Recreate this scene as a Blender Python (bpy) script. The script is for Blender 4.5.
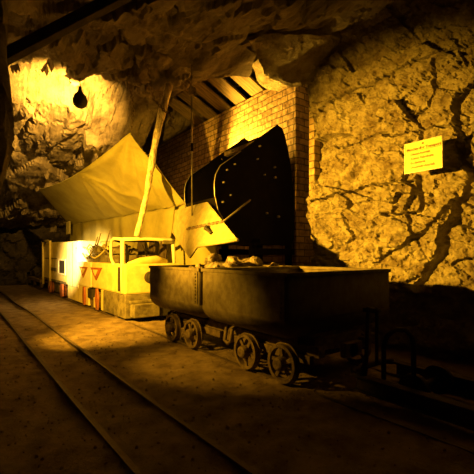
import bpy, bmesh, math, random
from mathutils import Vector, Matrix, noise
R = math.radians
S = bpy.context.scene
for o in list(bpy.data.objects): bpy.data.objects.remove(o)

# ------------------------------------------------------------------ camera
cd = bpy.data.cameras.new('camera'); cam = bpy.data.objects.new('camera', cd)
S.collection.objects.link(cam)
cam.location = (0, 0, 1.5); cam.rotation_euler = (R(90), 0, R(-37.2))
cd.sensor_width = 36; cd.lens = 36*375/474; cd.shift_y = 18/474; cd.clip_start = .05
S.camera = cam
# ------------------------------------------------------------------ exposure, world, lights
S.view_settings.view_transform = 'Standard'; S.view_settings.look = 'None'
S.view_settings.gamma = 1; S.view_settings.exposure = 0; S.view_settings.use_curve_mapping = False
w = bpy.data.worlds.new('world'); S.world = w; w.use_nodes = True
w.node_tree.nodes['Background'].inputs[0].default_value = (1, .45, .1, 1)
w.node_tree.nodes['Background'].inputs[1].default_value = .0005
AMB = (1, .46, .02)
def spot(name, loc, to, power, angle, blend=.6, col=AMB, r=.05):
    l = bpy.data.lights.new(name, 'SPOT'); l.energy = power; l.color = col
    l.spot_size = R(angle); l.spot_blend = blend; l.shadow_soft_size = r
    o = bpy.data.objects.new(name, l); S.collection.objects.link(o); o.location = loc
    o.rotation_euler = (Vector(to)-Vector(loc)).to_track_quat('-Z', 'Y').to_euler()
    return o
FLOODS = [  # name, lamp position, aim point, watts, cone, blend
    ('gallery_light', (.25, 6.4, 2.6), (3.3, 8.9, 2.0), 3900, 88, .9),
    ('wall_light', (-.45, 6.1, 2.75), (5.8, 4.1, 2.3), 8200, 50, .9),
    ('brick_light', (5.6, 8.5, 3.85), (6.2, 7.75, 4.5), 2300, 100, .8),
    ('locomotive_light', (.5, 9.4, 2.3), (3.06, 12.65, 1.45), 9500, 31, 1),
    ('ceiling_light', (2.45, 9.15, 5.0), (2.3, 10.4, 5.5), 3600, 112, .8),
]
for n_, l_, t_, p_, a_, b_ in FLOODS:
    spot(n_, l_, t_, p_, a_, b_, {'locomotive_light': (1, .6, .16), 'ceiling_light': (1, .48, .05), 'brick_light': (1, .48, .035)}.get(n_, AMB))
spot('wagon_fill', (.3, 5.5, 2.3), (3.0, 4.6, .6), 640, 52, .8)  # added fill spot that brightens the tub sides and wheels
spot('track_fill', (.3, 6.6, 2.7), (2.5, 7.4, 0), 2300, 48, 1)  # extra spot, put in to brighten the ground beside the tracks

# ------------------------------------------------------------------ materials
MATS = {}
def mat(name, col, rough=.7, metal=0, var=None, scale=6, bump=.3, bscale=20, spec=.5, stretch=(1, 1, 1), bdist=.02):
    m = bpy.data.materials.new(name); m.use_nodes = True; nt = m.node_tree; N = nt.nodes; L = nt.links
    b = N['Principled BSDF']; b.inputs['Roughness'].default_value = rough
    b.inputs['Metallic'].default_value = metal; b.inputs['Specular IOR Level'].default_value = spec
    tc = N.new('ShaderNodeTexCoord'); mp = N.new('ShaderNodeMapping'); mp.inputs['Scale'].default_value = stretch
    L.new(tc.outputs['Object'], mp.inputs[0])
    n1 = N.new('ShaderNodeTexNoise'); n1.inputs['Scale'].default_value = scale; n1.inputs['Detail'].default_value = 8
    n1.inputs['Roughness'].default_value = .65; L.new(mp.outputs[0], n1.inputs[0])
    rp = N.new('ShaderNodeValToRGB'); c2 = var or tuple(v*.55 for v in col)
    rp.color_ramp.elements[0].position = .36; rp.color_ramp.elements[0].color = (*c2, 1)
    rp.color_ramp.elements[1].position = .62; rp.color_ramp.elements[1].color = (*col, 1)
    L.new(n1.outputs[0], rp.inputs[0]); L.new(rp.outputs[0], b.inputs['Base Color'])
    n2 = N.new('ShaderNodeTexNoise'); n2.inputs['Scale'].default_value = bscale; n2.inputs['Detail'].default_value = 9
    n2.inputs['Roughness'].default_value = .7
    L.new(mp.outputs[0], n2.inputs[0])
    bp = N.new('ShaderNodeBump'); bp.inputs['Strength'].default_value = bump; bp.inputs['Distance'].default_value = bdist
    L.new(n2.outputs[0], bp.inputs['Height']); L.new(bp.outputs[0], b.inputs['Normal'])
    MATS[name] = m; return m
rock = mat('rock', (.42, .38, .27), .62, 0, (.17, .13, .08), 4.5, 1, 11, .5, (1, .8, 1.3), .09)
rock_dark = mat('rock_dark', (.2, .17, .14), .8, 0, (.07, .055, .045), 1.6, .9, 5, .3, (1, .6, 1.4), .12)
rock_far = mat('rock_shaded', (.05, .042, .035), .85, 0, (.02, .016, .013), 1.6, .9, 5, .3, (1, .6, 1.4), .12)  # far wall's rock, darkened in colour to stand in for shade
# wet speckle on the wall: low-roughness crystals
def speckle(m):
    nt = m.node_tree; N = nt.nodes; L = nt.links; b = N['Principled BSDF']
    tc = N.new('ShaderNodeTexCoord'); v = N.new('ShaderNodeTexNoise'); v.inputs['Scale'].default_value = 26; v.inputs['Detail'].default_value = 4
    v2 = N.new('ShaderNodeTexNoise'); v2.inputs['Scale'].default_value = 1.1
    L.new(tc.outputs['Object'], v.inputs[0]); L.new(tc.outputs['Object'], v2.inputs[0])
    mu = N.new('ShaderNodeMath'); mu.operation = 'MULTIPLY'; L.new(v.outputs[0], mu.inputs[0]); L.new(v2.outputs[0], mu.inputs[1])
    mr = N.new('ShaderNodeMapRange'); mr.inputs[1].default_value = .26; mr.inputs[2].default_value = .34
    mr.inputs[3].default_value = .7; mr.inputs[4].default_value = .25
    L.new(mu.outputs[0], mr.inputs[0]); L.new(mr.outputs[0], b.inputs['Roughness'])
speckle(rock)
dirt = mat('dirt', (.26, .2, .14), .85, 0, (.12, .085, .06), 3.5, .8, 24, .25, (1, 1, 1), .03)
steel_dark = mat('steel_dark', (.012, .01, .008), .8, .1, (.007, .006, .005), 5, .3, 30, .1)
rail_m = mat('rail_steel', (.13, .1, .075), .65, .3, (.07, .05, .04), 8, .4, 30)
tub_m = mat('tub_rust', (.15, .13, .09), .75, .1, (.085, .068, .045), 9, .5, 60, .3, (1, 1, 1), .008)
wheel_m = mat('wheel_rust', (.22, .17, .12), .7, .2, (.09, .065, .05), 12, .5, 40, .4, (1, 1, 1), .01)
cloth_m = mat('brown_cloth', (.07, .05, .03), .9, 0, (.03, .02, .012), 8, .3, 50)
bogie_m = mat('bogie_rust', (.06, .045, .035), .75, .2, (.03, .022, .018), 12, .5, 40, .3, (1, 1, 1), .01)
yel = mat('yellow_paint', (.78, .7, .34), .5, 0, (.6, .5, .22), 4, .2, 30, .5, (1, 1, 1), .006)
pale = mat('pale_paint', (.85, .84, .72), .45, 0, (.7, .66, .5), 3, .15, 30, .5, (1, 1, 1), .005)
grime = mat('grimy_paint', (.2, .18, .11), .7, 0, (.07, .058, .04), 6, .4, 40, .3, (1, 1, 1), .01)
orange = mat('red_paint', (.42, .12, .04), .6, 0, (.2, .08, .04), 6, .2, 40)
blk = mat('black_rubber', (.025, .022, .02), .7, 0, (.015, .013, .012), 10, .3, 50)
tarp_m = mat('canvas', (.38, .36, .15), .8, 0, (.28, .26, .1), 1.6, .3, 160, .3, (1, 1, 1), .003)
wood = mat('wood', (.5, .42, .3), .75, 0, (.24, .18, .12), 9, .5, 30, .3, (1, 1, .15), .01)
plank_m = mat('plank_wood', (.2, .16, .1), .8, 0, (.09, .065, .04), 7, .5, 30, .3, (.3, 3, .3), .01)
old_wood = mat('old_timber', (.05, .04, .03), .85, 0, (.02, .016, .012), 5, .6, 25, .2)
bark = mat('peeled_pole', (.85, .8, .72), .75, 0, (.25, .17, .11), 16, .6, 40, .3, (1, 1, .4), .01)
chute_m = mat('chute_steel', (.36, .33, .19), .6, .1, (.26, .22, .12), 7, .6, 60, .5, (1, 1, 1), .01)
ore_m = mat('ore', (.26, .22, .17), .8, 0, (.06, .045, .035), 14, .8, 30, .3, (1, 1, 1), .02)
sign_m = mat('sign_enamel', (.82, .78, .36), .22, 0, (.78, .72, .32), 5, .05, 40)
ink = mat('sign_ink', (.1, .06, .02), .5, 0, (.1, .06, .02))
galv = mat('galvanised', (.45, .43, .38), .4, .6, (.28, .26, .22), 10, .2, 40)
glass_m = mat('lamp_glass', (.08, .07, .05), .12, 0, (.06, .05, .04), 5, .05, 10)
paper = mat('paper', (.85, .83, .75), .6, 0, (.8, .78, .7))
def brick_mat():
    m = bpy.data.materials.new('brickwork'); m.use_nodes = True; nt = m.node_tree; N = nt.nodes; L = nt.links
    b = N['Principled BSDF']; b.inputs['Roughness'].default_value = .8
    tc = N.new('ShaderNodeTexCoord'); sx = N.new('ShaderNodeSeparateXYZ'); cx = N.new('ShaderNodeCombineXYZ')
    L.new(tc.outputs['Object'], sx.inputs[0])
    ad = N.new('ShaderNodeMath'); L.new(sx.outputs[0], ad.inputs[0]); L.new(sx.outputs[1], ad.inputs[1])
    nz = N.new('ShaderNodeTexNoise'); nz.inputs['Scale'].default_value = 2.5; L.new(tc.outputs['Object'], nz.inputs[0])
    wob = N.new('ShaderNodeMath'); wob.operation = 'MULTIPLY_ADD'; wob.inputs[1].default_value = .05; L.new(nz.outputs[0], wob.inputs[0]); L.new(sx.outputs[2], wob.inputs[2])
    L.new(ad.outputs[0], cx.inputs[0]); L.new(wob.outputs[0], cx.inputs[1])
    br = N.new('ShaderNodeTexBrick'); br.inputs['Scale'].default_value = 1; br.inputs['Brick Width'].default_value = .36
    br.inputs['Row Height'].default_value = .15; br.inputs['Mortar Size'].default_value = .014
    br.inputs['Color1'].default_value = (.55, .42, .28, 1); br.inputs['Color2'].default_value = (.3, .21, .13, 1)
    br.inputs['Mortar'].default_value = (.13, .1, .07, 1); br.inputs['Bias'].default_value = -.1
    L.new(cx.outputs[0], br.inputs[0])
    n2 = N.new('ShaderNodeTexNoise'); n2.inputs['Scale'].default_value = 9; n2.inputs['Detail'].default_value = 8; L.new(tc.outputs['Object'], n2.inputs[0])
    mx = N.new('ShaderNodeMixRGB'); mx.blend_type = 'MULTIPLY'; mx.inputs[0].default_value = .7
    L.new(br.outputs[0], mx.inputs[1]); rp = N.new('ShaderNodeValToRGB'); rp.color_ramp.elements[0].position = .35; rp.color_ramp.elements[0].color = (.35, .3, .25, 1)
    rp.color_ramp.elements[1].position = .55; L.new(n2.outputs[0], rp.inputs[0]); L.new(rp.outputs[0], mx.inputs[2])
    L.new(mx.outputs[0], b.inputs['Base Color'])
    sb = N.new('ShaderNodeMath'); sb.operation = 'SUBTRACT'; L.new(n2.outputs[0], sb.inputs[0]); L.new(br.outputs['Fac'], sb.inputs[1])
    bp = N.new('ShaderNodeBump'); bp.inputs['Strength'].default_value = .8; bp.inputs['Distance'].default_value = .03
    L.new(sb.outputs[0], bp.inputs['Height']); L.new(bp.outputs[0], b.inputs['Normal']); return m
brick = brick_mat()

# ------------------------------------------------------------------ helpers
C = S.collection
def obj(name, bm, m, parent=None, smooth=False, bevel=0):
    me = bpy.data.meshes.new(name); bmesh.ops.recalc_face_normals(bm, faces=bm.faces) if bevel >= 0 else None
    bm.to_mesh(me); bm.free(); me.materials.append(m)
    for p in me.polygons: p.use_smooth = smooth
    o = bpy.data.objects.new(name, me); C.objects.link(o)
    if parent: o.parent = parent; o.matrix_parent_inverse = Matrix.Translation(-parent.location)
    if bevel > 0:
        md = o.modifiers.new('bevel', 'BEVEL'); md.width = bevel; md.segments = 2; md.limit_method = 'ANGLE'
    return o
def tag(o, label, cat, group=None, kind=None):
    o['label'] = label; o['category'] = cat
    if group: o['group'] = group
    if kind: o['kind'] = kind
    return o
def thing(name, loc, label, cat, group=None):
    o = bpy.data.objects.new(name, None); C.objects.link(o); o.location = loc; o.empty_display_size = .1
    return tag(o, label, cat, group)
def struct(name, bm, m, smooth=False, bevel=0):
    o = obj(name, bm, m, None, smooth, bevel); o['kind'] = 'structure'; return o
def dup(root, d, label=None):
    r = root.copy(); C.objects.link(r); r.location = root.location+Vector(d)
    if label: r['label'] = label
    def rec(a, b):
        for ch in list(a.children):
            c = ch.copy(); C.objects.link(c); c.parent = b
            if a is root: c.matrix_parent_inverse = ch.matrix_parent_inverse.copy()
            rec(ch, c)
    rec(root, r); return r
def box(bm, a, b, M=None):
    x0, y0, z0 = a; x1, y1, z1 = b
    vs = [bm.verts.new(p) for p in ((x0,y0,z0),(x1,y0,z0),(x1,y1,z0),(x0,y1,z0),(x0,y0,z1),(x1,y0,z1),(x1,y1,z1),(x0,y1,z1))]
    if M:
        for v in vs: v.co = M @ v.co
    for f in ((3,2,1,0),(4,5,6,7),(0,1,5,4),(1,2,6,5),(2,3,7,6),(3,0,4,7)): bm.faces.new([vs[i] for i in f])
    return vs
def tube(bm, pts, r, n=8, caps=True, closed=False):
    pts = [Vector(p) for p in pts]; rs = r if isinstance(r, (list, tuple)) else [r]*len(pts); rings = []
    k = len(pts)
    ref = None
    for i, p in enumerate(pts):
        a = pts[(i-1) % k] if (i > 0 or closed) else p; b = pts[(i+1) % k] if (i < k-1 or closed) else p
        t = (b-a).normalized()
        if ref is None:
            ref = t.orthogonal().normalized()
        ref = (ref-t*ref.dot(t)).normalized(); q = t.cross(ref)
        rings.append([bm.verts.new(p+(ref*math.cos(2*math.pi*j/n)+q*math.sin(2*math.pi*j/n))*rs[i]) for j in range(n)])
    for i in range(k if closed else k-1):
        A = rings[i]; B = rings[(i+1) % k]
        for j in range(n): bm.faces.new((A[j], A[(j+1)%n], B[(j+1)%n], B[j]))
    if caps and not closed:
        bm.faces.new(rings[0][::-1]); bm.faces.new(rings[-1])
def cyl(bm, a, b, r, n=20): tube(bm, [a, b], r, n)
def B(): return bmesh.new()
def sm(p, s): return noise.noise(Vector(p)*s)
def hsh(v, k=0):
    x = math.sin(v[0]*127.1+v[1]*311.7+v[2]*74.7+k*19.3)*43758.5453; return x-math.floor(x)
def fract(p, s, st=(1, 1, 1), warp=.25):
    """blocky fractured rock: flat tilted facets from Voronoi cells with open joints between them"""
    q = Vector((p[0]*s*st[0], p[1]*s*st[1], p[2]*s*st[2]))
    q += noise.noise_vector(q*.9)*warp
    d, pts = noise.voronoi(q)
    c = pts[0]; e = min(1, (d[1]-d[0])/.12)
    g = Vector((hsh(c, 1)-.5, hsh(c, 2)-.5, hsh(c, 3)-.5))
    return (hsh(c)-.5)+(q-c).dot(g)*1.0-.13*(1-e)
def grid(nu, nv, fn):
    bm = B(); V = [[bm.verts.new(fn(i/nu, j/nv)) for j in range(nv+1)] for i in range(nu+1)]
    for i in range(nu):
        for j in range(nv): bm.faces.new((V[i][j], V[i+1][j], V[i+1][j+1], V[i][j+1]))
    return bm
def segd(p, a, b):
    ax, ay = a; bx, by = b; px, py = p; dx, dy = bx-ax, by-ay
    t = max(0, min(1, ((px-ax)*dx+(py-ay)*dy)/(dx*dx+dy*dy+1e-9))); return math.hypot(px-ax-t*dx, py-ay-t*dy)

# ================================================================== SETTING
def floor_z(x, y):
    z = .045*sm((x, y, 3), .8)+.02*sm((x, y, 9), 4)+.012*sm((x, y, 1), 11)
    if abs(x-1.31) < .5 and y < 20: z -= .01
    if 1.06 < x < 1.56: z -= .012
    if x < .8: z += .03*sm((x, y, 5), 3)
    return z-.02
struct('floor', grid(190, 380, lambda u, v: (-2.6+10*u, -3+26*v, floor_z(-2.6+10*u, -3+26*v))), dirt, True)

FISS = [([(2.98, 2.75), (3.02, 2.53), (2.93, 2.23)], .07, .4), ([(2.93, 2.23), (3.26, 2.18), (3.61, 2.23)], .035, .18),
        ([(2.17, 2.62), (2.42, 2.3), (2.51, 1.87), (2.63, 1.46), (2.8, 1.19), (2.93, 1.0)], .1, .55),
        ([(3.61, 1.41), (3.09, 1.66), (2.77, 1.96), (2.51, 2.31)], .03, .16),
        ([(2.17, 3.87), (2.42, 3.75), (2.38, 3.3), (2.32, 2.86), (2.17, 2.62)], .06, .3),
        ([(4.68, 3.62), (3.61, 3.5), (2.77, 3.42), (2.0, 3.35)], .025, .12),
        ([(4.97, 2.55), (4.01, 2.72), (3.26, 2.68), (2.98, 2.75)], .03, .15),
        ([(4.9, 4.35), (4.1, 4.45), (3.3, 4.5), (1.8, 4.55)], .03, .14),
        ([(3.05, 3.6), (2.75, 3.95), (2.7, 4.4)], .03, .15)]
def wall_x(y, z):
    p = (0, y, z-.10*y)
    d = .22*fract(p, .9, (1, .8, 1.25), .12)+.09*fract(p, 2.0, (1, .85, 1.5), .12)+.05*fract(p, 5, (1, .9, 1.4), .2)+.032*fract(p, 11, (1, 1, 1.3), .5)
    d += .05*sm((1, y, z), 1.3)+.02*sm((4, y, z), 14)+.035*sm((2, y, z), 5)
    for pts, wd, dp in FISS:
        m = min(segd((y+.07*sm((7, y, z), 3.5)+.03*sm((7, y, z), 12), z+.07*sm((8, y, z), 3.5)+.03*sm((8, y, z), 12)), pts[i], pts[i+1]) for i in range(len(pts)-1))
        wd *= .75
        if m < wd: d -= dp*min(1, (wd-m)/(wd*.35))
    if y > 4.6: d += .28*math.exp(-((z-2.1)/.7)**2)*min(1, (y-4.6)/.3)-.12*min(1, (y-4.6)/.4)
    if z < 2.0: d += .12*(2.0-z)/2
    if z > 4.6: d += (z-4.6)*.5
    return 5.8-d
struct('wall_right', grid(400, 300, lambda u, v: (wall_x(-3+8.2*u, -.1+6.2*v) if u < 1 else 9.1, -3+8.2*u, -.1+6.2*v)), rock)

def ceil_z(x, y):
    z = 5.35+.35*min(1, max(0, (y-4)/3))
    ys = 10.15+.12*sm((x, 0, 0), 1.7)+.05*sm((x, 3, 0), 6)
    if x > 2.4: z += .25*min(1, (x-2.4)/.4)*min(1, max(0, (y-8.3)/1.2))
    st = min(1, max(0, (y-ys)/(.14 if x < 2.4 else .14+1.2*min(1, x-2.4)))); z += ((5.1-.2*(y-10.1)+.1*min(1, max(0, x-2.4)))-z)*st
    if x > 4.9 and y > 6.3: z += 1.1*min(1, (x-4.9)/.3)*min(1, (y-6.3)/.5)
    if x < -.5: z -= .5*(-.5-x)
    z = max(z, 2.3)
    p = (x, y, 0)
    k = .5 if (x > 4.9 and y > 6.3) else 1
    z -= k*(.42*fract(p, .55, (1.1, .6, 1), .5)+.17*fract(p, 1.3, (1.5, .55, 1), .5)+.05*fract((x, y, 5), 3.2, (1.7, .6, 1), .5))+.05*sm((x, y, 2), 2.2)+.02*sm((x*1.5, y, 2), 7)
    return z
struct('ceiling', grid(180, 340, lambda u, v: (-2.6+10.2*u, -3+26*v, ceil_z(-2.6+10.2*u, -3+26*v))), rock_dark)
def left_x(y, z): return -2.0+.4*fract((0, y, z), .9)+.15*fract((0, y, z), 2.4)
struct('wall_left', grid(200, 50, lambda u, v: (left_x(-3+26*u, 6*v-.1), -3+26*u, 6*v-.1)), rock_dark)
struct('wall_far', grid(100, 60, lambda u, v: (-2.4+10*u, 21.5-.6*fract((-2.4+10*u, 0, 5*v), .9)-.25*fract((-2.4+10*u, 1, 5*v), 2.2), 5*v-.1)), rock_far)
bm = B(); box(bm, (6.2, 5.95, -.1), (9.1, 21.6, 5.62))
struct('wall_brick', bm, brick, bevel=.02)
bm = B(); box(bm, (9.0, 5.0, -.1), (9.2, 6.1, 6.1)); struct('wall_recess', bm, brick)
bm = B(); box(bm, (5.86, 5.12, 2.55), (6.3, 5.27, 4.5)); struct('trim_1', bm, brick, bevel=.015)

def boulder(c, sz, seed, m=rock, sub=4, name='ceiling_block'):
    bm = B(); bmesh.ops.create_icosphere(bm, subdivisions=sub, radius=1)
    dirs = [(Vector((hsh((i, seed, 1), 1)-.5, hsh((i, seed, 2), 2)-.5, hsh((i, seed, 3), 3)-.5)).normalized(), .5+.35*hsh((i, seed, 4))) for i in range(11)]
    for v in bm.verts:
        n = v.co.normalized(); r = 1
        for d, h in dirs:
            t = n.dot(d)
            if t > .05: r = min(r, h/t)
        r += .12*noise.noise(n*3+Vector((seed, 0, 0)))+.06*noise.noise(n*8)
        v.co = Vector((n.x*r*sz[0], n.y*r*sz[1], n.z*r*sz[2]))+Vector(c)
    return bm
def slab(pts, z_, th, seed):
    """angular roof block: an uneven outline extruded, cut and roughened"""
    bm = B(); n = len(pts)
    a = [bm.verts.new((x, y, z_+dz)) for x, y, dz in pts]; b = [bm.verts.new((x*1.0, y, z_+dz+th)) for x, y, dz in pts]
    bm.faces.new(a[::-1]); bm.faces.new(b)
    for i in range(n): bm.faces.new((a[i], a[(i+1)%n], b[(i+1)%n], b[i]))
    bmesh.ops.triangulate(bm, faces=bm.faces)
    bmesh.ops.subdivide_edges(bm, edges=bm.edges, cuts=9, use_grid_fill=True)
    for v in bm.verts:
        q = v.co.copy(); v.co += noise.noise_vector(q*2.2+Vector((seed, 0, 0)))*.09+Vector((.4, .4, 1))*(.04*fract(q, 2.2, (1, 1, 1), .1))+noise.noise_vector(q*9)*.012
    return bm
struct('ceiling_block', slab([(4.35, 5.35, .25), (4.6, 4.6, .1), (5.2, 4.15, .1), (5.75, 4.25, .12), (5.8, 4.9, -.25), (5.45, 5.35, -.3), (4.95, 5.6, -.1)], 5.2, .6, 2), rock)
struct('ceiling_block', slab([(5.3, 6.5, .2), (5.2, 5.95, .15), (5.6, 5.75, -.1), (6.15, 5.85, -.2), (6.15, 6.5, -.15), (5.75, 6.7, 0)], 5.55, .5, 7), rock)
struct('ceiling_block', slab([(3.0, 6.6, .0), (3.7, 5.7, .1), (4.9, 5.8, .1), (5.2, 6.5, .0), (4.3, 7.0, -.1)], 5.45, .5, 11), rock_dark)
# rock spur hanging at the left edge close to the viewer
def pend(u, v):
    z = 6.0-4.15*v; a = u*2*math.pi
    r = (.14+.035*math.sin(z*3.1)+.06*fract((math.cos(a)*.3, math.sin(a)*.3, z), 2.2)+.02*sm((a, z, 1), 4))*(1 if v < .86 else max(.02, (1-v)/.14)**.6)
    return (.27+.012*math.sin(z*2)+math.cos(a)*r, 4.0+math.sin(a)*r*1.5, z)
bm = grid(28, 90, pend); bmesh.ops.remove_doubles(bm, verts=bm.verts, dist=.0005)
struct('ceiling_spur', bm, rock_dark)

# ------------------------------------------------------------------ rails
def rail(x, y0, y1, label, base=-.005):
    bm = B(); n = 60; prof = [(-.035, 0), (.035, 0), (.035, .008), (.008, .016), (.008, .05), (.022, .055), (.022, .075), (-.022, .075), (-.022, .055), (-.008, .05), (-.008, .016), (-.035, .008)]
    rings = []
    for i in range(n+1):
        y = y0+(y1-y0)*i/n; dx = .012*math.sin(y*.8)-.0009*max(0, y-6)**2*.5
        rings.append([bm.verts.new((x+dx+px, y, base-.062+pz+.008*math.sin(y*1.3))) for px, pz in prof])
    for i in range(n):
        for j in range(12): bm.faces.new((rings[i][j], rings[i][(j+1)%12], rings[i+1][(j+1)%12], rings[i+1][j]))
    bm.faces.new(rings[0]); bm.faces.new(rings[-1][::-1])
    return tag(obj('rail', bm, rail_m), label, 'rail')
rail(1.0, -1, 21, 'outer rusty steel rail of the empty track, farthest from the wagons', .0)
rail(1.63, -1, 21, 'rusty steel rail of the empty track, nearer the wagons', .0)
rail(3.13, -.5, 21, 'buried steel rail under the near wheels of the mine tubs')
rail(4.43, -.5, 21, 'buried steel rail under the far wheels of the mine tubs')

# ================================================================== MINE TUBS
def make_tub(y0, y1, label, axles=(.34, 1.02)):
    x0, x1, zt, zb = 2.81, 4.76, 1.3, .56; ym = (y0+y1)/2
    t = thing('mine_tub', (3.78, ym, 0), label, 'mine wagon', 'mine tubs on the siding')
    bm = B(); vs = box(bm, (x0, y0, zb), (x1, y1, zt))
    top = [f for f in bm.faces if f.normal.z > .9 or all(abs(v.co.z-zt) < 1e-6 for v in f.verts)]
    bmesh.ops.delete(bm, geom=top, context='FACES')
    ed = [e for e in bm.edges if all(v.co.z < zb+.01 for v in e.verts)]
    bmesh.ops.bevel(bm, geom=ed, offset=.24, segments=7, profile=.5, affect='EDGES')
    ed = [e for e in bm.edges if abs(e.verts[0].co.z-e.verts[1].co.z) > .3]
    bmesh.ops.bevel(bm, geom=ed, offset=.03, segments=3, profile=.5, affect='EDGES')
    b = obj('tub_body', bm, tub_m, t, True)
    md = b.modifiers.new('s', 'SOLIDIFY'); md.thickness = .02; md.offset = 0
    bm = B(); e = .02
    box(bm, (x0-e, y0-e, zt-.035), (x0+.03, y1+e, zt+.01)); box(bm, (x1-.03, y0-e, zt-.035), (x1+e, y1+e, zt+.01))
    box(bm, (x0+.031, y0-e, zt-.035), (x1-.031, y0+.03, zt+.01)); box(bm, (x0+.031, y1-.03, zt-.035), (x1-.031, y1+e, zt+.01))
    obj('rim', bm, tub_m, t, bevel=.006)
    bm = B()
    box(bm, (x0-.018, y0+.02, .8), (x0-.008, y0+.13, zt-.04))
    for k in range(9): cyl(bm, (x0-.032, y0+.075, .83+k*.05), (x0-.01, y0+.075, .83+k*.05), .013, 8)
    obj('rivet_strip', bm, tub_m, t)
    bm = B()
    for x in (3.3, 4.18): box(bm, (x-.05, y0-.06, .34), (x+.05, y1+.06, .46))
    for y in (y0+.05, ym, y1-.15): box(bm, (3.3, y, .38), (4.2, y+.1, .54))
    for x in (3.3, 4.18):
        for y in (y0+.3, y1-.3): box(bm, (x-.09, y-.07, .45), (x+.09, y+.07, .6))
    for x in (3.22, 4.34):
        box(bm, (x-.035, y0+.02, .26), (x+.035, y1-.02, .36))
    obj('underframe', bm, wheel_m, t, bevel=.008)
    for y in (y0-.14, y1+.06):
        bm = B(); box(bm, (3.62, y, .3), (3.94, y+.08, .47)); cyl(bm, (3.78, y+.04, .38), (3.78, y+(.0 if y < ym else .08), .38), .09, 16)
        obj('buffer', bm, wheel_m, t, bevel=.01)
    bm = B()
    tube(bm, [(3.2, y0+1.53, .5), (3.1, y0+1.5, .46), (3.07, y0+1.5, .3), (3.07, y0+1.42, .26), (3.07, y0+1.36, .3), (3.1, y0+1.36, .46), (3.2, y0+1.36, .5)], .028, 8)
    obj('step_loop', bm, wheel_m, t, True)
    R_ = .225
    for y in (y0+axles[0], y0+axles[1]):
        bm = B(); cyl(bm, (3.1, y, .235), (4.46, y, .235), .032, 12); obj('axle', bm, wheel_m, t, True)
        for x, s in ((3.07, -1), (4.49, 1)):
            bm = B(); n = 36
            prof = [(R_, -.03), (R_, .03), (R_+.02, .032), (R_+.02, .045), (R_-.04, .045), (R_-.04, -.03)]
            V = [[bm.verts.new((x-s*px, y+math.cos(2*math.pi*i/n)*r, .235+math.sin(2*math.pi*i/n)*r)) for r, px in prof] for i in range(n)]
            for i in range(n):
                for j in range(6): bm.faces.new((V[i][j], V[i][(j+1)%6], V[(i+1)%n][(j+1)%6], V[(i+1)%n][j]))
            for k in range(5):
                a = 2*math.pi*k/5+.5+y; M = Matrix.Translation((x, y, .235)) @ Matrix.Rotation(a, 4, 'X')
                box(bm, (-.012, -.022, .04), (.012, .022, R_-.03), M)
            wh = obj('wheel', bm, wheel_m, t, False)
            bm = B(); tube(bm, [(x+s*-.02, y, .235), (x+s*.05, y, .235), (x+s*.085, y, .235), (x+s*.1, y, .235)], [.085, .085, .075, .05], 20)
            hb = obj('hub', bm, wheel_m, None, False, .004); hb.parent = wh; hb.matrix_parent_inverse = Matrix.Translation(-t.location) @ Matrix.Identity(4)
            hb.matrix_parent_inverse = Matrix.Identity(4)
    return t
make_tub(2.83, 4.5, 'rusty steel mine tub nearest the viewer, its end face in black shadow')
make_tub(4.6, 6.27, 'rusty steel mine tub coupled between the yellow locomotive and the nearest tub', (.64, 1.32))

# ore in the tubs
def mound(x, y):
    h = 0
    for cx, cy, a, r in ((3.7, 5.3, .22, .55), (3.9, 6.0, .12, .4), (3.4, 4.85, .1, .4), (4.2, 5.0, .18, .4)):
        h += a*math.exp(-((x-cx)**2+(y-cy)**2)/r**2)
    return 1.12+h+.05*sm((x, y, 0), 5)+.03*sm((x, y, 4), 13)
o = obj('ore_fill', grid(60, 50, lambda u, v: (2.86+1.84*u, 4.66+1.54*v, mound(2.86+1.84*u, 4.66+1.54*v))), ore_m, None, False, -1)
tag(o, 'fine broken ore filling the tub under the chute', 'ore', None, 'stuff')
random.seed(4)
rk = None
spots = [(3.15, 6.02, .1), (3.45, 5.95, .12), (3.3, 5.6, .11), (3.75, 5.75, .14), (4.15, 5.75, .13), (3.2, 5.2, .1), (3.55, 5.3, .15), (3.95, 5.35, .14), (4.3, 5.3, .12), (3.3, 4.9, .1), (3.7, 4.95, .13), (4.1, 4.9, .14), (4.45, 5.9, .1), (4.5, 4.85, .11)]
meshes = []
for i, (x, y, r) in enumerate(spots):
    bm = boulder((0, 0, 0), (r*1.05, r*.8, r*.8), 30+i, ore_m, 3)
    o = obj('ore_lump', bm, ore_m); o.location = (x, y, mound(x, y)+r*.32); o.rotation_euler = (0, random.uniform(-.4, .4), random.uniform(0, 6))
    row = ['small', 'medium', 'large'][0 if r < .115 else 1 if r < .135 else 2]
    tag(o, row+' rough lump of ore in the tub, '+('at its locomotive end' if y > 5.8 else 'middle of the heap' if y > 5.25 else 'at the near end')+('' if 3.5 <= x <= 4 else ' by near rim' if x < 3.5 else ' by far rim'), 'ore lump', 'ore lumps heaped in the tub')

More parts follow.
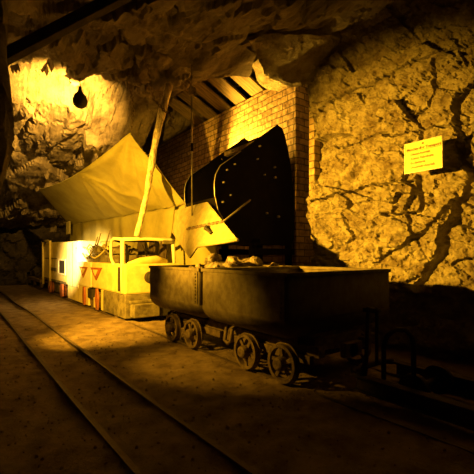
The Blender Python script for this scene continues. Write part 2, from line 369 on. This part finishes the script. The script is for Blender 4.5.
# ================================================================== LOCOMOTIVES
LX, RX = 3.08, 4.5
def loft_box(bm, a, b): return box(bm, a, b)
L1 = thing('mine_locomotive', (3.78, 10.8, 0), 'yellow electric mine locomotive with open cab hoop, coupled ahead of the tubs', 'locomotive')
bm = B(); box(bm, (LX, 8.2, .06), (RX, 9.75, .6)); obj('front_skirt', bm, grime, L1, bevel=.02)['label'] = 'grimy dark olive front skirt'
bm = B(); box(bm, (LX, 10.62+.42, .06), (RX, 13.42, .6)); box(bm, (LX+.25, 9.76, .1), (RX-.25, 11.03, .6))
box(bm, (LX+.01, 9.76, .06), (LX+.2, 9.95, .6)); box(bm, (LX+.01, 10.4, .06), (LX+.2, 10.6, .34))
obj('rear_skirt', bm, yel, L1, bevel=.015)
bm = B(); box(bm, (LX-.01, 8.2, .6), (RX, 12.08, 1.3)); obj('hood', bm, yel, L1, bevel=.045)
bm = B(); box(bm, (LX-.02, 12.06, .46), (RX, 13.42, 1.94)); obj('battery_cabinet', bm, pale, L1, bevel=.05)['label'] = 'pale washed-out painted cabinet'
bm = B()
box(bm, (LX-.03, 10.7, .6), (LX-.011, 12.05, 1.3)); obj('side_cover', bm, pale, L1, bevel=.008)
bm = B(); box(bm, (LX-.035, 12.7, .5), (LX-.021, 12.715, 1.9)); box(bm, (LX-.035, 12.2, 1.7), (LX-.021, 12.3, 1.73)); obj('cabinet_seam', bm, grime, L1)
def prism(bm, pts, x0, x1):
    a = [bm.verts.new((x0, y, z)) for y, z in pts]; b = [bm.verts.new((x1, y, z)) for y, z in pts]; n = len(pts)
    bm.faces.new(a); bm.faces.new(b[::-1])
    for i in range(n): bm.faces.new((a[i], b[i], b[(i+1)%n], a[(i+1)%n]))
for pts in (((11.85, 1.16), (10.98, 1.16), (11.42, .84)), ((10.68, 1.16), (9.76, 1.17), (10.22, .83))):
    bm = B(); prism(bm, pts, LX-.05, LX-.012 if pts[0][0] < 11 else LX-.031); f_ = obj('warning_triangle', bm, orange, L1)
    cy = sum(p[0] for p in pts)/3; cz = sum(p[1] for p in pts)/3
    bm = B(); prism(bm, [(cy+(y-cy)*.5, cz+(z-cz)*.5) for y, z in pts], LX-.062, LX-.051)
    i_ = obj('triangle_centre', bm, yel, None); i_.parent = f_
for y0, y1, z1 in ((11.28, 11.52, .58), (10.05, 10.29, .61)):
    bm = B(); prism(bm, [(y0, .05), (y1-.06, .05), (y1, .3), (y1-.05, z1), (y0+.04, z1), (y0-.03, .35)], LX-.05, LX-.005); obj('brake_guard', bm, orange, L1, bevel=.015)
bm = B(); box(bm, (LX-.03, 10.62, .3), (LX+.1, 11.0, .56)); obj('side_recess', bm, blk, L1)
for y in (8.9, 10.8, 12.6):
    bm = B(); cyl(bm, (LX+.04, y, .24), (LX+.24, y, .24), .24, 28); obj('wheel', bm, wheel_m, L1)
bm = B(); box(bm, (LX+.1, 7.93, .1), (LX+.72, 8.2, .4)); box(bm, (LX+.08, 8.08, .4), (LX+1.2, 8.2, .47)); obj('front_buffer', bm, grime, L1, bevel=.02)
bm = B(); box(bm, (LX+.73, 7.98, .08), (LX+1.3, 8.19, .38)); obj('coupling_pocket', bm, blk, L1, bevel=.02)
# headlight
bm = B(); tube(bm, [(3.67, 8.2, .98), (3.67, 8.12, .98), (3.67, 8.09, .98)], [.14, .14, .125], 28); hl = obj('headlight', bm, blk, L1)
bm = B(); tube(bm, [(3.67, 8.092, .98), (3.67, 8.07, .98), (3.67, 8.06, .98)], [.105, .09, .05], 24); q = obj('lens', bm, glass_m, None, True); q.parent = hl
bm = B()
for k in range(3): tube(bm, [(3.57+k*.1, 8.05, .88), (3.57+k*.1, 8.04, 1.08)], .006, 6)
q = obj('lens_guard', bm, blk, None); q.parent = hl
# cab hoop
bm = B(); r = .045
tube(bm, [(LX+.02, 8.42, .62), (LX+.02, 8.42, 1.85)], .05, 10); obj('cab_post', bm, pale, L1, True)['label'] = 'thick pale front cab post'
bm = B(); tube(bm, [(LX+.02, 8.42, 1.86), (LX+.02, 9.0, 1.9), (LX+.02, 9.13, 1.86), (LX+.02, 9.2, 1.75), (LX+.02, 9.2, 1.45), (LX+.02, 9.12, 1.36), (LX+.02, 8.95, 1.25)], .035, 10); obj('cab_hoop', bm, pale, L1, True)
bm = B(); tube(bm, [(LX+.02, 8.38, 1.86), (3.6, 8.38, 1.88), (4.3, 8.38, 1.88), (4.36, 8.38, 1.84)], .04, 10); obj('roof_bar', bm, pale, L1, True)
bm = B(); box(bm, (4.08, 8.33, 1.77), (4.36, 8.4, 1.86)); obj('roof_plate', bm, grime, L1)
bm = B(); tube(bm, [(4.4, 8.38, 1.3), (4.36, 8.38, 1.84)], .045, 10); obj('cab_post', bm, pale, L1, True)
bm = B(); tube(bm, [(3.5, 9.2, 1.3), (3.5, 9.2, 1.75), (3.2, 9.2, 1.86), (4.3, 9.2, 1.86)], .03, 8); tube(bm, [(LX+.02, 8.6, 1.3), (LX+.3, 9.1, 1.8)], .014, 6); obj('cab_brace', bm, steel_dark, L1, True)
bm = B(); box(bm, (LX-.016, 8.42, .66), (LX+.02, 8.62, 1.22)); obj('door_slot', bm, blk, L1)
# dashboard hump and controls
bm = B(); tube(bm, [(3.2, 8.36, 1.3), (3.5, 8.36, 1.36), (3.9, 8.36, 1.4), (4.2, 8.4, 1.34)], [.03, .08, .09, .05], 12); obj('dashboard', bm, yel, L1, True)
bm = B(); tube(bm, [(3.75, 8.5, 1.3), (3.72, 8.5, 1.5), (3.6, 8.46, 1.75)], .015, 6); tube(bm, [(3.2+.12, 8.7, 1.3), (3.36, 8.66, 1.62), (3.46, 8.6, 1.66)], .02, 6)
obj('control_lever', bm, steel_dark, L1, True)
# motor deck with hoses and pipes on the hood
bm = B(); box(bm, (3.25, 9.6, 1.3), (4.3, 11.9, 1.5)); box(bm, (3.4, 9.9, 1.5), (4.1, 10.7, 1.68)); box(bm, (3.35, 11.1, 1.5), (4.1, 11.75, 1.74))
obj('motor_deck', bm, grime, L1, bevel=.03)
random.seed(11)
for k in range(9):
    pts = []; y = 9.4+random.random()*.5; x = 3.15+.09*k; z = 1.4+random.random()*.2
    for j in range(9):
        pts.append((x+random.uniform(-.05, .05), y+j*.29, 1.52+.26*math.sin(j*.75+k*1.3)*random.uniform(.5, 1)+.1*(j/9)))
    bm = B(); tube(bm, pts, random.choice((.02, .028, .036)), 7)
    obj('hose', bm, (grime, yel, wheel_m)[k % 3], L1, True)
for k, (y, h) in enumerate(((10.2, .75), (11.3, .72), (11.9, .66))):
    bm = B(); tube(bm, [(3.3+.1*k, y, 1.45), (3.28+.1*k, y-.1, 1.45+h*.5), (3.3+.1*k, y-.35, 1.4+h)], [.03, .022, .012], 6)
    obj('lever', bm, wheel_m, L1, True)

L2 = thing('battery_locomotive', (3.78, 15.5, 0), 'farther yellow locomotive unit with square side window, behind the pale cabinet', 'locomotive')
bm = B(); pts = [(13.55, .5), (17.5, .5), (17.5, 1.85), (17.2, 2.02), (13.55, 1.95)]; prism(bm, pts, LX, RX); obj('body', bm, yel, L2, bevel=.05)
bm = B(); box(bm, (LX+.12, 13.6, .08), (RX-.12, 17.4, .49)); obj('chassis', bm, grime, L2)
bm = B(); box(bm, (LX-.04, 13.62, .8), (LX-.005, 14.75, .86)); box(bm, (LX-.04, 13.62, 1.3), (LX-.005, 14.75, 1.36)); box(bm, (LX-.04, 13.62, .86), (LX-.005, 13.72, 1.3)); box(bm, (LX-.04, 14.62, .86), (LX-.005, 14.75, 1.3)); wf = obj('window_frame', bm, pale, L2, bevel=.008)
bm = B(); box(bm, (LX-.02, 13.72, .86), (LX-.004, 14.62, 1.3)); q = obj('window_opening', bm, blk, None); q.parent = wf
bm = B(); box(bm, (LX-.04, 15.0, .9), (LX-.004, 16.2, 1.02)); obj('vent', bm, grime, L2)
bm = B(); box(bm, (LX-.03, 15.0, 1.35), (LX-.004, 17.2, 1.39)); box(bm, (LX-.03, 13.6, .5), (LX-.004, 17.4, .58)); obj('trim_strip', bm, grime, L2)
for y in (15.95, 17.35): bm = B(); tube(bm, [(LX-.06, y, .3), (LX-.06, y, 2.05)], .045, 8); obj('corner_post', bm, yel, L2, True)
bm = B(); tube(bm, [(LX-.06, 16.3, 2.06), (LX-.06, 17.6, 2.08)], .05, 8); obj('corner_post', bm, grime, L2, True)
for y in (14.3, 16.3):
    bm = B(); cyl(bm, (LX-.02, y, .25), (LX+.11, y, .25), .25, 28); obj('wheel', bm, orange, L2, bevel=.01)
    bm = B(); box(bm, (LX-.09, y-.5, .08), (LX-.03, y-.32, .5)); obj('brake_guard', bm, orange, L2, bevel=.02)

W = thing('flat_wagon', (3.78, 19.4, 0), 'low flat wagon standing beyond the far end of the locomotives', 'flat wagon')
bm = B(); box(bm, (3.0, 17.95, .3), (4.5, 20.9, .45)); obj('deck', bm, wheel_m, W, bevel=.02)
for y in (18.5, 20.2):
    for x in (3.15, 4.35): bm = B(); cyl(bm, (x-.05, y, .19), (x+.05, y, .19), .16, 20); obj('wheel', bm, wheel_m, W)

# ================================================================== TARPAULIN
A_, B_, C_, D_ = Vector((2.6, 15.6, 3.95)), Vector((3.2, 8.15, 4.25)), Vector((4.7, 8.25, 2.8)), Vector((3.95, 17.0, 2.8))
def up(u, v):   # u: far->near, v: high edge -> low edge
    p = (A_*(1-u)+B_*u)*(1-v)+(D_*(1-u)+C_*u)*v
    sag = -.22*math.sin(math.pi*u)*(1-v)-.10*math.sin(math.pi*u)*math.sin(math.pi*v)
    # creases radiating from the hanging point and from the second tie
    d = p-B_; ang = math.atan2(d.z, -d.y+1e-6); rr = min(1, d.length/.8)
    cr = .05*math.sin(ang*22)*rr*math.exp(-d.length*.2)
    T = A_*.42+B_*.58; d2 = p-T; a2 = math.atan2(d2.z, d2.y+1e-6); cr += .09*(1-abs(math.sin(a2*5)))**2*math.exp(-d2.length*.45)*min(1, d2.length/.25)
    return p+Vector((-cr, 0, sag-cr+.012*sm(p, 2.5)))
o = thing('tarpaulin', (4.2, 12, 0), 'yellow-lit canvas tarpaulin hung as a sloping roof and curtain behind the locomotive', 'tarpaulin')
q = obj('sloping_sheet', grid(110, 50, up), tarp_m, o, True, -1); q.modifiers.new('s', 'SOLIDIFY').thickness = .012
def skirt(u, v):
    y = 17.0-10.0*u; xt = 3.95+.75*min(1, (17-y)/8.75)
    z = 2.8*(1-v)+.1*v+.03*sm((y, 0, 0), 1)
    a = .02+.08*v
    return (xt+.05+a*math.sin(y*5.2+1.3*sm((y, 0, 0), .9)*3)+.04*sm((y, v*2, 3), 1.6)+.1*v, y, z-(.10*max(0, (u-.87)/.13) if v == 0 else 0))
q = obj('curtain', grid(220, 24, skirt), tarp_m, o, True, -1); q.modifiers.new('s', 'SOLIDIFY').thickness = .012
bm = B(); tube(bm, [up(i/40, 0)+Vector((0, 0, .0)) for i in range(41)], .02, 6); obj('hem_rope', bm, tarp_m, o, True)
bm = B(); tube(bm, [skirtp for skirtp in [Vector(up(i/40, 1)) for i in range(41)]], .018, 6); obj('seam', bm, tarp_m, o, True)
# small white card hanging on the curtain
bm = B(); box(bm, (3.72, 15.9, 2.35), (3.74, 16.5, 2.85)); tag(obj('white_card', bm, paper), 'small white card hanging in front of the tarpaulin above the locomotives', 'card')
# brown coats / cloths hanging at the near end of the curtain
for i, (y, wd, z0, z1, lb) in enumerate(((10.5, .3, 1.4, 1.98, 'brown cloth hanging on the curtain, leftmost of three seen through the cab frame'), (9.75, .24, 1.38, 1.93, 'brown cloth hanging on the curtain, middle of three seen through the cab frame'), (9.05, .22, 1.36, 1.9, 'brown cloth hanging on the curtain, rightmost of three by the far cab post'))):
    def cf(u, v, y=y, wd=wd, z0=z0, z1=z1): 
        a = u*2*math.pi; r = wd*(.45+.55*math.sin(min(1, v*1.6)*math.pi/2)); return (4.42+.04*math.cos(a)*(1+.3*math.sin(a*3)), y+r*math.sin(a)*(1+.15*math.cos(a*4+v*3)), z1+(z0-z1)*v)
    tag(obj('work_cloth', grid(24, 14, cf), cloth_m, None, True, -1), lb, 'cloth', 'work cloths on the curtain')

# ------------------------------------------------------------------ wooden prop pole
P0, P1 = Vector((3.4, 8.31, 1.93)), Vector((3.88, 7.68, 5.35)); pts = []; rs = []
for i in range(25):
    t = i/24; pts.append(P0.lerp(P1, t)+Vector((.035*math.sin(t*7), .03*math.sin(t*5+1), 0))); rs.append(.058+.03*t+.008*math.sin(t*40)+.006*math.sin(t*17))
bm = B(); tube(bm, pts, rs, 12)
for t, s in ((.86, 1), (.62, -1), (.44, 1)):
    p = P0.lerp(P1, t); tube(bm, [p, p+Vector((.09*s, -.05, .07))], [.03, .018], 7)
o = tag(obj('wooden_pole', bm, bark, None, True), 'long pale leaning wooden pole rising from the cab roof bar to the rock roof', 'pole')

def chain(path, label, s=.045):
    bm = B(); pts = []
    for a, b in zip(path[:-1], path[1:]):
        a, b = Vector(a), Vector(b); n = max(1, int((b-a).length/(s*1.5)))
        for i in range(n): pts.append((a.lerp(b, (i+.5)/n), (b-a).normalized()))
    for k, (p, d) in enumerate(pts):
        side = d.orthogonal().normalized(); side = Matrix.Rotation(math.pi/2*(k % 2), 3, d) @ side
        tube(bm, [p+d*math.cos(a)*s+side*math.sin(a)*s*.6 for a in [2*math.pi*i/10 for i in range(10)]], s*.2, 5, closed=True)
    return tag(obj('chain', bm, wheel_m, None, True), label, 'chain')
chain([(3.2, 8.13, 4.3), (3.22, 8.05, 4.75), (3.1, 8.0, 5.3), (3.1, 8.0, 5.45)], 'rusty chain holding up the peak of the tarpaulin')
chain([(3.3, 7.5, 5.6), (3.35, 7.3, 4.75), (3.45, 7.0, 4.45), (3.6, 6.9, 4.3), (3.5, 6.9, 4.2), (3.6, 6.85, 4.05)], 'loose rusty chain dangling beside the wooden pole')

# ================================================================== HOPPER AND CHUTE
def plate(outline, holes, y, th, name, m, parent):
    cu = bpy.data.curves.new('c', 'CURVE'); cu.dimensions = '2D'; cu.fill_mode = 'BOTH'; cu.extrude = th/2
    def sp(pts):
        s = cu.splines.new('POLY'); s.points.add(len(pts)-1)
        for i, (a, b) in enumerate(pts): s.points[i].co = (a, b, 0, 1)
        s.use_cyclic_u = True
    sp(outline)
    for hx, hz, r in holes: sp([(hx+r*math.cos(2*math.pi*i/10), hz+r*math.sin(2*math.pi*i/10)) for i in range(10)])
    tmp = bpy.data.objects.new('tmp', cu); C.objects.link(tmp)
    dg = bpy.context.evaluated_depsgraph_get(); me = bpy.data.meshes.new_from_object(tmp.evaluated_get(dg))
    bpy.data.objects.remove(tmp); me.transform(Matrix.Translation((0, y, 0)) @ Matrix.Rotation(R(90), 4, 'X'))
    me.materials.clear(); me.materials.append(m); me.name = name
    o = bpy.data.objects.new(name, me); C.objects.link(o); o.parent = parent; o.matrix_parent_inverse = Matrix.Translation(-parent.location); return o
H = thing('ore_hopper', (5.1, 6.5, 0), 'huge black riveted steel ore hopper raised behind the tubs against the brick wall', 'hopper')
out = [(4.1, 3.22), (3.99, 3.03), (3.96, 2.86), (3.97, 2.64), (4.05, 2.35), (4.2, 2.15), (4.45, 1.95), (4.75, 1.75), (6.0, 1.7), (6.1, 1.84), (6.12, 2.2), (6.12, 2.6), (6.09, 3.0), (6.03, 3.4), (5.94, 3.8), (5.82, 4.15), (5.75, 4.27), (5.6, 4.32)]
bolts = [(4.24, 3.15, .018), (4.16, 2.9, .018), (4.14, 2.52, .02), (4.33, 2.67, .015), (4.43, 3.29, .016), (5.08, 3.76, .018), (5.02, 3.48, .016), (5.5, 3.38, .02), (5.51, 3.16, .026), (5.21, 3.18, .016), (5.28, 2.38, .02), (5.61, 2.33, .026)]
plate(out, [], 5.95, .03, 'side_plate', steel_dark, H)
plate(out, [(4.95, 3.71, .02), (4.4, 3.3, .02)], 7.1, .03, 'side_plate', steel_dark, H)
bm = B(); pl = out[0:6]
for hx, hz, hr in bolts:
    b2 = B(); cyl(b2, (hx, 5.94, hz), (hx, 5.885, hz), hr, 8); obj('bolt', b2, galv, H)['label'] = 'bright bolt head'
for yy in (5.93, 7.08):
    bm = B(); tube(bm, [(x, yy, z) for x, z in ([(4.6, 3.58)]+pl)], .009, 6)
    obj('edge_lip', bm, galv, H, True)['label'] = 'front edge with its lit look put into paler metal'  # paler metal imitates light caught along the plate edge
bm = B(); pr = out[9:17]
V1 = [bm.verts.new((x-.02, 5.97, z)) for x, z in pr]; V2 = [bm.verts.new((x-.02, 7.08, z)) for x, z in pr]
for i in range(len(pr)-1): bm.faces.new((V1[i], V1[i+1], V2[i+1], V2[i]))
q = obj('back_plate', bm, steel_dark, H, True); q.modifiers.new('s', 'SOLIDIFY').thickness = .02
bm = B()
for a, b in (((4.0, 2.6), (4.6, 1.9)), ((4.6, 1.9), (6.0, 1.75))):
    v = [bm.verts.new(p) for p in ((a[0], 5.97, a[1]), (b[0], 5.97, b[1]), (b[0], 7.08, b[1]), (a[0], 7.08, a[1]))]; bm.faces.new(v)
q = obj('bottom_plate', bm, steel_dark, H); q.modifiers.new('s', 'SOLIDIFY').thickness = .02
bm = B(); box(bm, (5.0, 5.97, 3.78), (5.1, 7.08, 3.88)); obj('cross_beam', bm, wood, H, bevel=.01)['label'] = 'pale timber cross beam'
bm = B()
for y in (6.0, 7.0):
    for x in (4.95, 6.0): box(bm, (x, y, 0), (x+.12, y+.12, 1.9))
box(bm, (4.93, 5.9, 1.5), (6.1, 6.0, 1.64)); box(bm, (4.93, 7.1, 1.5), (6.1, 7.2, 1.64)); box(bm, (4.9, 5.7, 1.72), (5.02, 7.2, 1.82))
obj('support_frame', bm, steel_dark, H, bevel=.01)

K = thing('discharge_chute', (3.9, 5.9, 1.6), 'yellow-lit hinged steel chute plate hanging over the ore-filled tub', 'chute')
def pl4(bm, ps, th=.03):
    ps = [Vector(p) for p in ps]; n = (ps[1]-ps[0]).cross(ps[2]-ps[0]).normalized()*th
    a = [bm.verts.new(p) for p in ps]; b = [bm.verts.new(p-n) for p in ps]; k = len(ps)
    bm.faces.new(a); bm.faces.new(b[::-1])
    for i in range(k): bm.faces.new((a[i], b[i], b[(i+1)%k], a[(i+1)%k]))
Lp, Rp, Tl, Tr = Vector((3.6, 5.94, 1.66)), Vector((3.6, 4.72, 1.74)), Vector((4.02, 7.62, 2.52)), Vector((4.02, 6.28, 2.56))
Hl, Hr = Lp.lerp(Tl, .42), Rp.lerp(Tr, .42)
nrm = (Rp-Lp).cross(Tl-Lp).normalized()
bm = B(); pl4(bm, [Hl, Hr, Tr, Tl]); obj('upper_plate', bm, chute_m, K, bevel=.006)
bm = B(); pl4(bm, [Lp, Rp, Hr.lerp(Rp, .04), Hl.lerp(Lp, .04)]); fp = obj('flap', bm, chute_m, K, bevel=.006)
bm = B(); tube(bm, [Lp, Rp], .03, 8); q = obj('flap_lip', bm, chute_m, None, True); q.parent = fp; q.matrix_parent_inverse = Matrix.Identity(4); q.matrix_parent_inverse = Matrix.Translation(-K.location) @ Matrix.Translation(K.location)
bm = B(); tube(bm, [Hl, Hr], .022, 8)
for i in range(9):
    p = Hl.lerp(Hr, (i+.5)/9); tube(bm, [p, p+(Hr-Hl)*.05], .036, 8)
obj('hinge', bm, wheel_m, K, True)
cc = (Hl.lerp(Hr, .55))+(Lp-Hl)*.22
bm = B(); side = nrm if nrm.x < 0 else -nrm
tube(bm, [cc+side*.0, cc+side*.07], .05, 10); tube(bm, [cc+side*.07, cc+side*.07+Vector((0, -.2, -.12))], .03, 8); obj('latch', bm, blk, K)
bm = B(); pl4(bm, [Tl, Tl+Vector((.02, .18, -.5)), Lp+Vector((.0, .3, -.22)), Lp])
obj('side_flange', bm, chute_m, K)
bm = B(); box(bm, (4.03, 6.3, 2.3), (4.2, 7.55, 2.42)); obj('mounting_beam', bm, steel_dark, K)
bm = B(); tube(bm, [Hr, Hr+Vector((.9, .35, .5))], .018, 8); obj('stay_rod', bm, galv, K, True)

cb = thing('hoist_cable', (3.9, 6.66, 2.5), 'thin steel hoist cable running straight up from the chute plate', 'cable')
bm = B(); tube(bm, [(3.9, 6.66, 2.3), (3.9, 6.66, 4.75)], .016, 6); obj('cable', bm, galv, cb, True)
bm = B(); tube(bm, [(3.9, 6.66, 4.75), (3.9, 6.66, 5.4)], .012, 6); obj('cable', bm, wheel_m, cb, True)
bm = B(); cyl(bm, (3.86, 6.66, 4.85), (3.94, 6.66, 4.85), .09, 16); tube(bm, [(3.9, 6.66, 4.95), (3.84, 6.7, 5.05), (3.9, 6.72, 5.13)], .02, 6); obj('pulley', bm, wheel_m, cb)
bm = B(); cyl(bm, (3.9, 6.66, 3.62), (3.9, 6.66, 3.78), .03, 10); obj('cable_clamp', bm, steel_dark, cb)

# ------------------------------------------------------------------ timber lagging between brick wall and roof
for i, (y, lb) in enumerate(((9.9, 'roof lagging plank farthest from the sunlit-looking brick patch'), (9.2, ''), (8.5, ''), (7.8, ''), (7.1, ''))):
    M = Matrix.Translation((6.3, y, 5.6)) @ Matrix.Rotation(R(24), 4, 'Y')
    bm = B(); box(bm, (-1.25, 0, .0), (0, .46, .06), M)
    o = obj('lagging_plank', bm, plank_m, bevel=.008)
    tag(o, ['lit roof plank above the brick wall, farthest left of the row', 'lit roof plank above the brick wall, second from the left', 'lit roof plank above the brick wall, middle of the row', 'lit roof plank above the brick wall, second from the right', 'lit roof plank above the brick wall, rightmost beside the rock blocks'][i], 'plank', 'roof planks above the brick wall')
bm = B(); box(bm, (-.06, -.07, 0), (.06, .07, 2.8), Matrix.Translation((.27, 5.5, 3.74)) @ (Vector((1.48, -1, 1.02)).to_track_quat('Z', 'Y').to_matrix().to_4x4()))
tag(obj('roof_timber', bm, old_wood, None, False, .01), 'dark square roof timber crossing the upper left of the gallery', 'timber')

# ------------------------------------------------------------------ lantern under the rock roof
Lm = thing('flood_lamp', (2.3, 8.9, 4.85), 'dark bottle-shaped lamp housing hanging before the glaring rock roof', 'lamp')
bm = B(); prof = [(.03, 5.3), (.04, 5.22), (.06, 5.18), (.13, 5.1), (.16, 5.0), (.15, 4.9), (.09, 4.84)]
tube(bm, [(2.3, 8.9, z) for r, z in prof], [r for r, z in prof], 16); obj('housing', bm, blk, Lm, True)
bm = B(); tube(bm, [(2.3, 8.9, 5.28), (2.3, 8.9, 5.5)], .012, 6); obj('suspension_rod', bm, blk, Lm, True)

# ------------------------------------------------------------------ sign
sg = thing('information_sign', (5.5, 2.85, 3.0), 'yellow rectangular information sign with dark lettering on the rock wall', 'sign')
tilt = Matrix.Translation((5.48, 2.72, 2.95)) @ Matrix.Scale(.92, 4) @ Matrix.Rotation(R(-90), 4, 'Z') @ Matrix.Rotation(R(90), 4, 'X')   # local x -> -Y, local y -> Z, facing -X
bm = B(); box(bm, (-.29, -.235, -.012), (.29, .235, .012), tilt); obj('board', bm, sign_m, sg, bevel=.004)
bm = B()
for a, b in (((-.3, -.245), (.3, -.232)), ((-.3, .232), (.3, .245)), ((-.3, -.232), (-.288, .232)), ((.288, -.232), (.3, .232))): box(bm, (a[0], a[1], -.014), (b[0], b[1], .02), tilt)
obj('sign_frame', bm, galv, sg)
def text(s, x, y, size, bold=0):
    cu = bpy.data.curves.new('t', 'FONT'); cu.body = s; cu.size = size; cu.extrude = .002; cu.offset = bold
    tmp = bpy.data.objects.new('tmp', cu); C.objects.link(tmp); dg = bpy.context.evaluated_depsgraph_get()
    me = bpy.data.meshes.new_from_object(tmp.evaluated_get(dg)); bpy.data.objects.remove(tmp)
    wd = max(v.co.x for v in me.vertices)
    me.transform(tilt @ Matrix.Translation((x, y, .014))); me.materials.clear(); me.materials.append(ink)
    o = bpy.data.objects.new('lettering', me); C.objects.link(o); o.parent = sg; o.matrix_parent_inverse = Matrix.Translation(-sg.location)
text('Maschineller Transport', -.265, .115, .058, .002)
for k, s in enumerate(('Diesel-Antrieb', '(Otto) Fahrdraht', 'Ex-Batterie', 'Druckluft-Antrieb')): text(s, -.2, .035-.07*k, .053, .001)
bm = B(); box(bm, (-.27, .098, .012), (.27, .102, .016), tilt); box(bm, (-.015, .185, .012), (.015, .215, .016), tilt); obj('printed_rule', bm, ink, sg)
bm = B()
for y in (2.55, 2.9):
    for z in (2.85, 3.15): bm = B(); cyl(bm, (5.49, y, z), (5.9, y, z), .01, 6); obj('wall_pin', bm, galv, sg)

# ================================================================== low bogie frame to the right of the tubs
F = thing('bogie_frame', (3.95, 1.5, 0), 'low dark steel bogie frame on the siding in front of the tubs', 'bogie')
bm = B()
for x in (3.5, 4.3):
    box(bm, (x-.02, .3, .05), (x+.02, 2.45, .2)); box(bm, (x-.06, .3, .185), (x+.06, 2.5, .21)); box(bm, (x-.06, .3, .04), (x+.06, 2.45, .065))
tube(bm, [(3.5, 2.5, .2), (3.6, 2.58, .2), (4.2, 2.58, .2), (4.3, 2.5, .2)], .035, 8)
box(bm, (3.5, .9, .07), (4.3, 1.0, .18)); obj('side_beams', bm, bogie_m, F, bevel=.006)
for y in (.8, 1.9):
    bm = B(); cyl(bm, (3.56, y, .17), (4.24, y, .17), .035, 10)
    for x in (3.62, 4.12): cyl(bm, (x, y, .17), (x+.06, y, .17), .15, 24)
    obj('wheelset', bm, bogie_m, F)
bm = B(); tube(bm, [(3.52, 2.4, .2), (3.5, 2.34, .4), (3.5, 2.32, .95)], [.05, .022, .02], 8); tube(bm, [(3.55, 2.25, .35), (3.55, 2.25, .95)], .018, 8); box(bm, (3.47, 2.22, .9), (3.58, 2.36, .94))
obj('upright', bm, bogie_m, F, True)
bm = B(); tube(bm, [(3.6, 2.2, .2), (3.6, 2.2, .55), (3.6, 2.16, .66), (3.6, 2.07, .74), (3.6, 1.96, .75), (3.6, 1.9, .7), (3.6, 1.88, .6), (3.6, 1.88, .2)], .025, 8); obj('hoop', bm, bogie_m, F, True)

# ------------------------------------------------------------------ off-view flood lamps that light the gallery
for (n_, l_, t_, *_), lb in zip(FLOODS[:4], ('work lamp on a stand at the left of the gallery aimed at the locomotive', 'work lamp on a stand at the left of the gallery aimed at the rock wall', 'work lamp behind the hopper aimed up the brick wall', 'work lamp on a stand beside the empty track aimed at the pale cabinet')):
    d = (Vector(t_)-Vector(l_)).normalized(); p = Vector(l_)-d*.07
    T = thing('work_lamp', (p.x-d.x*.1, p.y-d.y*.1, 0), lb, 'lamp')
    bm = B(); tube(bm, [p-d*.12, p-d*.08, p, p+d*.02], [.05, .08, .09, .09], 14); obj('housing', bm, steel_dark, T)
    bm = B(); q = p-d*.13; tube(bm, [(q.x, q.y, 0), (q.x, q.y, q.z)], .02, 8)
    for k in range(3): tube(bm, [(q.x, q.y, .5), (q.x+.35*math.cos(k*2.1), q.y+.35*math.sin(k*2.1), .02)], .014, 6)
    obj('stand', bm, steel_dark, T)

# pebbles
random.seed(2); bm = B()
for i in range(2600):
    x = random.uniform(-.4, 4.2); y = random.uniform(1.2, 9); r = random.choice((.004, .005, .006, .007, .009, .014))
    z = floor_z(x, y)+r*.3; n = bmesh.ops.create_icosphere(bm, subdivisions=1, radius=r, matrix=Matrix.Translation((x, y, z)))
    for v in n['verts']: v.co += Vector((random.uniform(-r, r), random.uniform(-r, r), random.uniform(-r, r)))*.35
tag(obj('gravel', bm, dirt), 'loose gravel and stone chips scattered over the gallery floor', 'gravel', None, 'stuff')
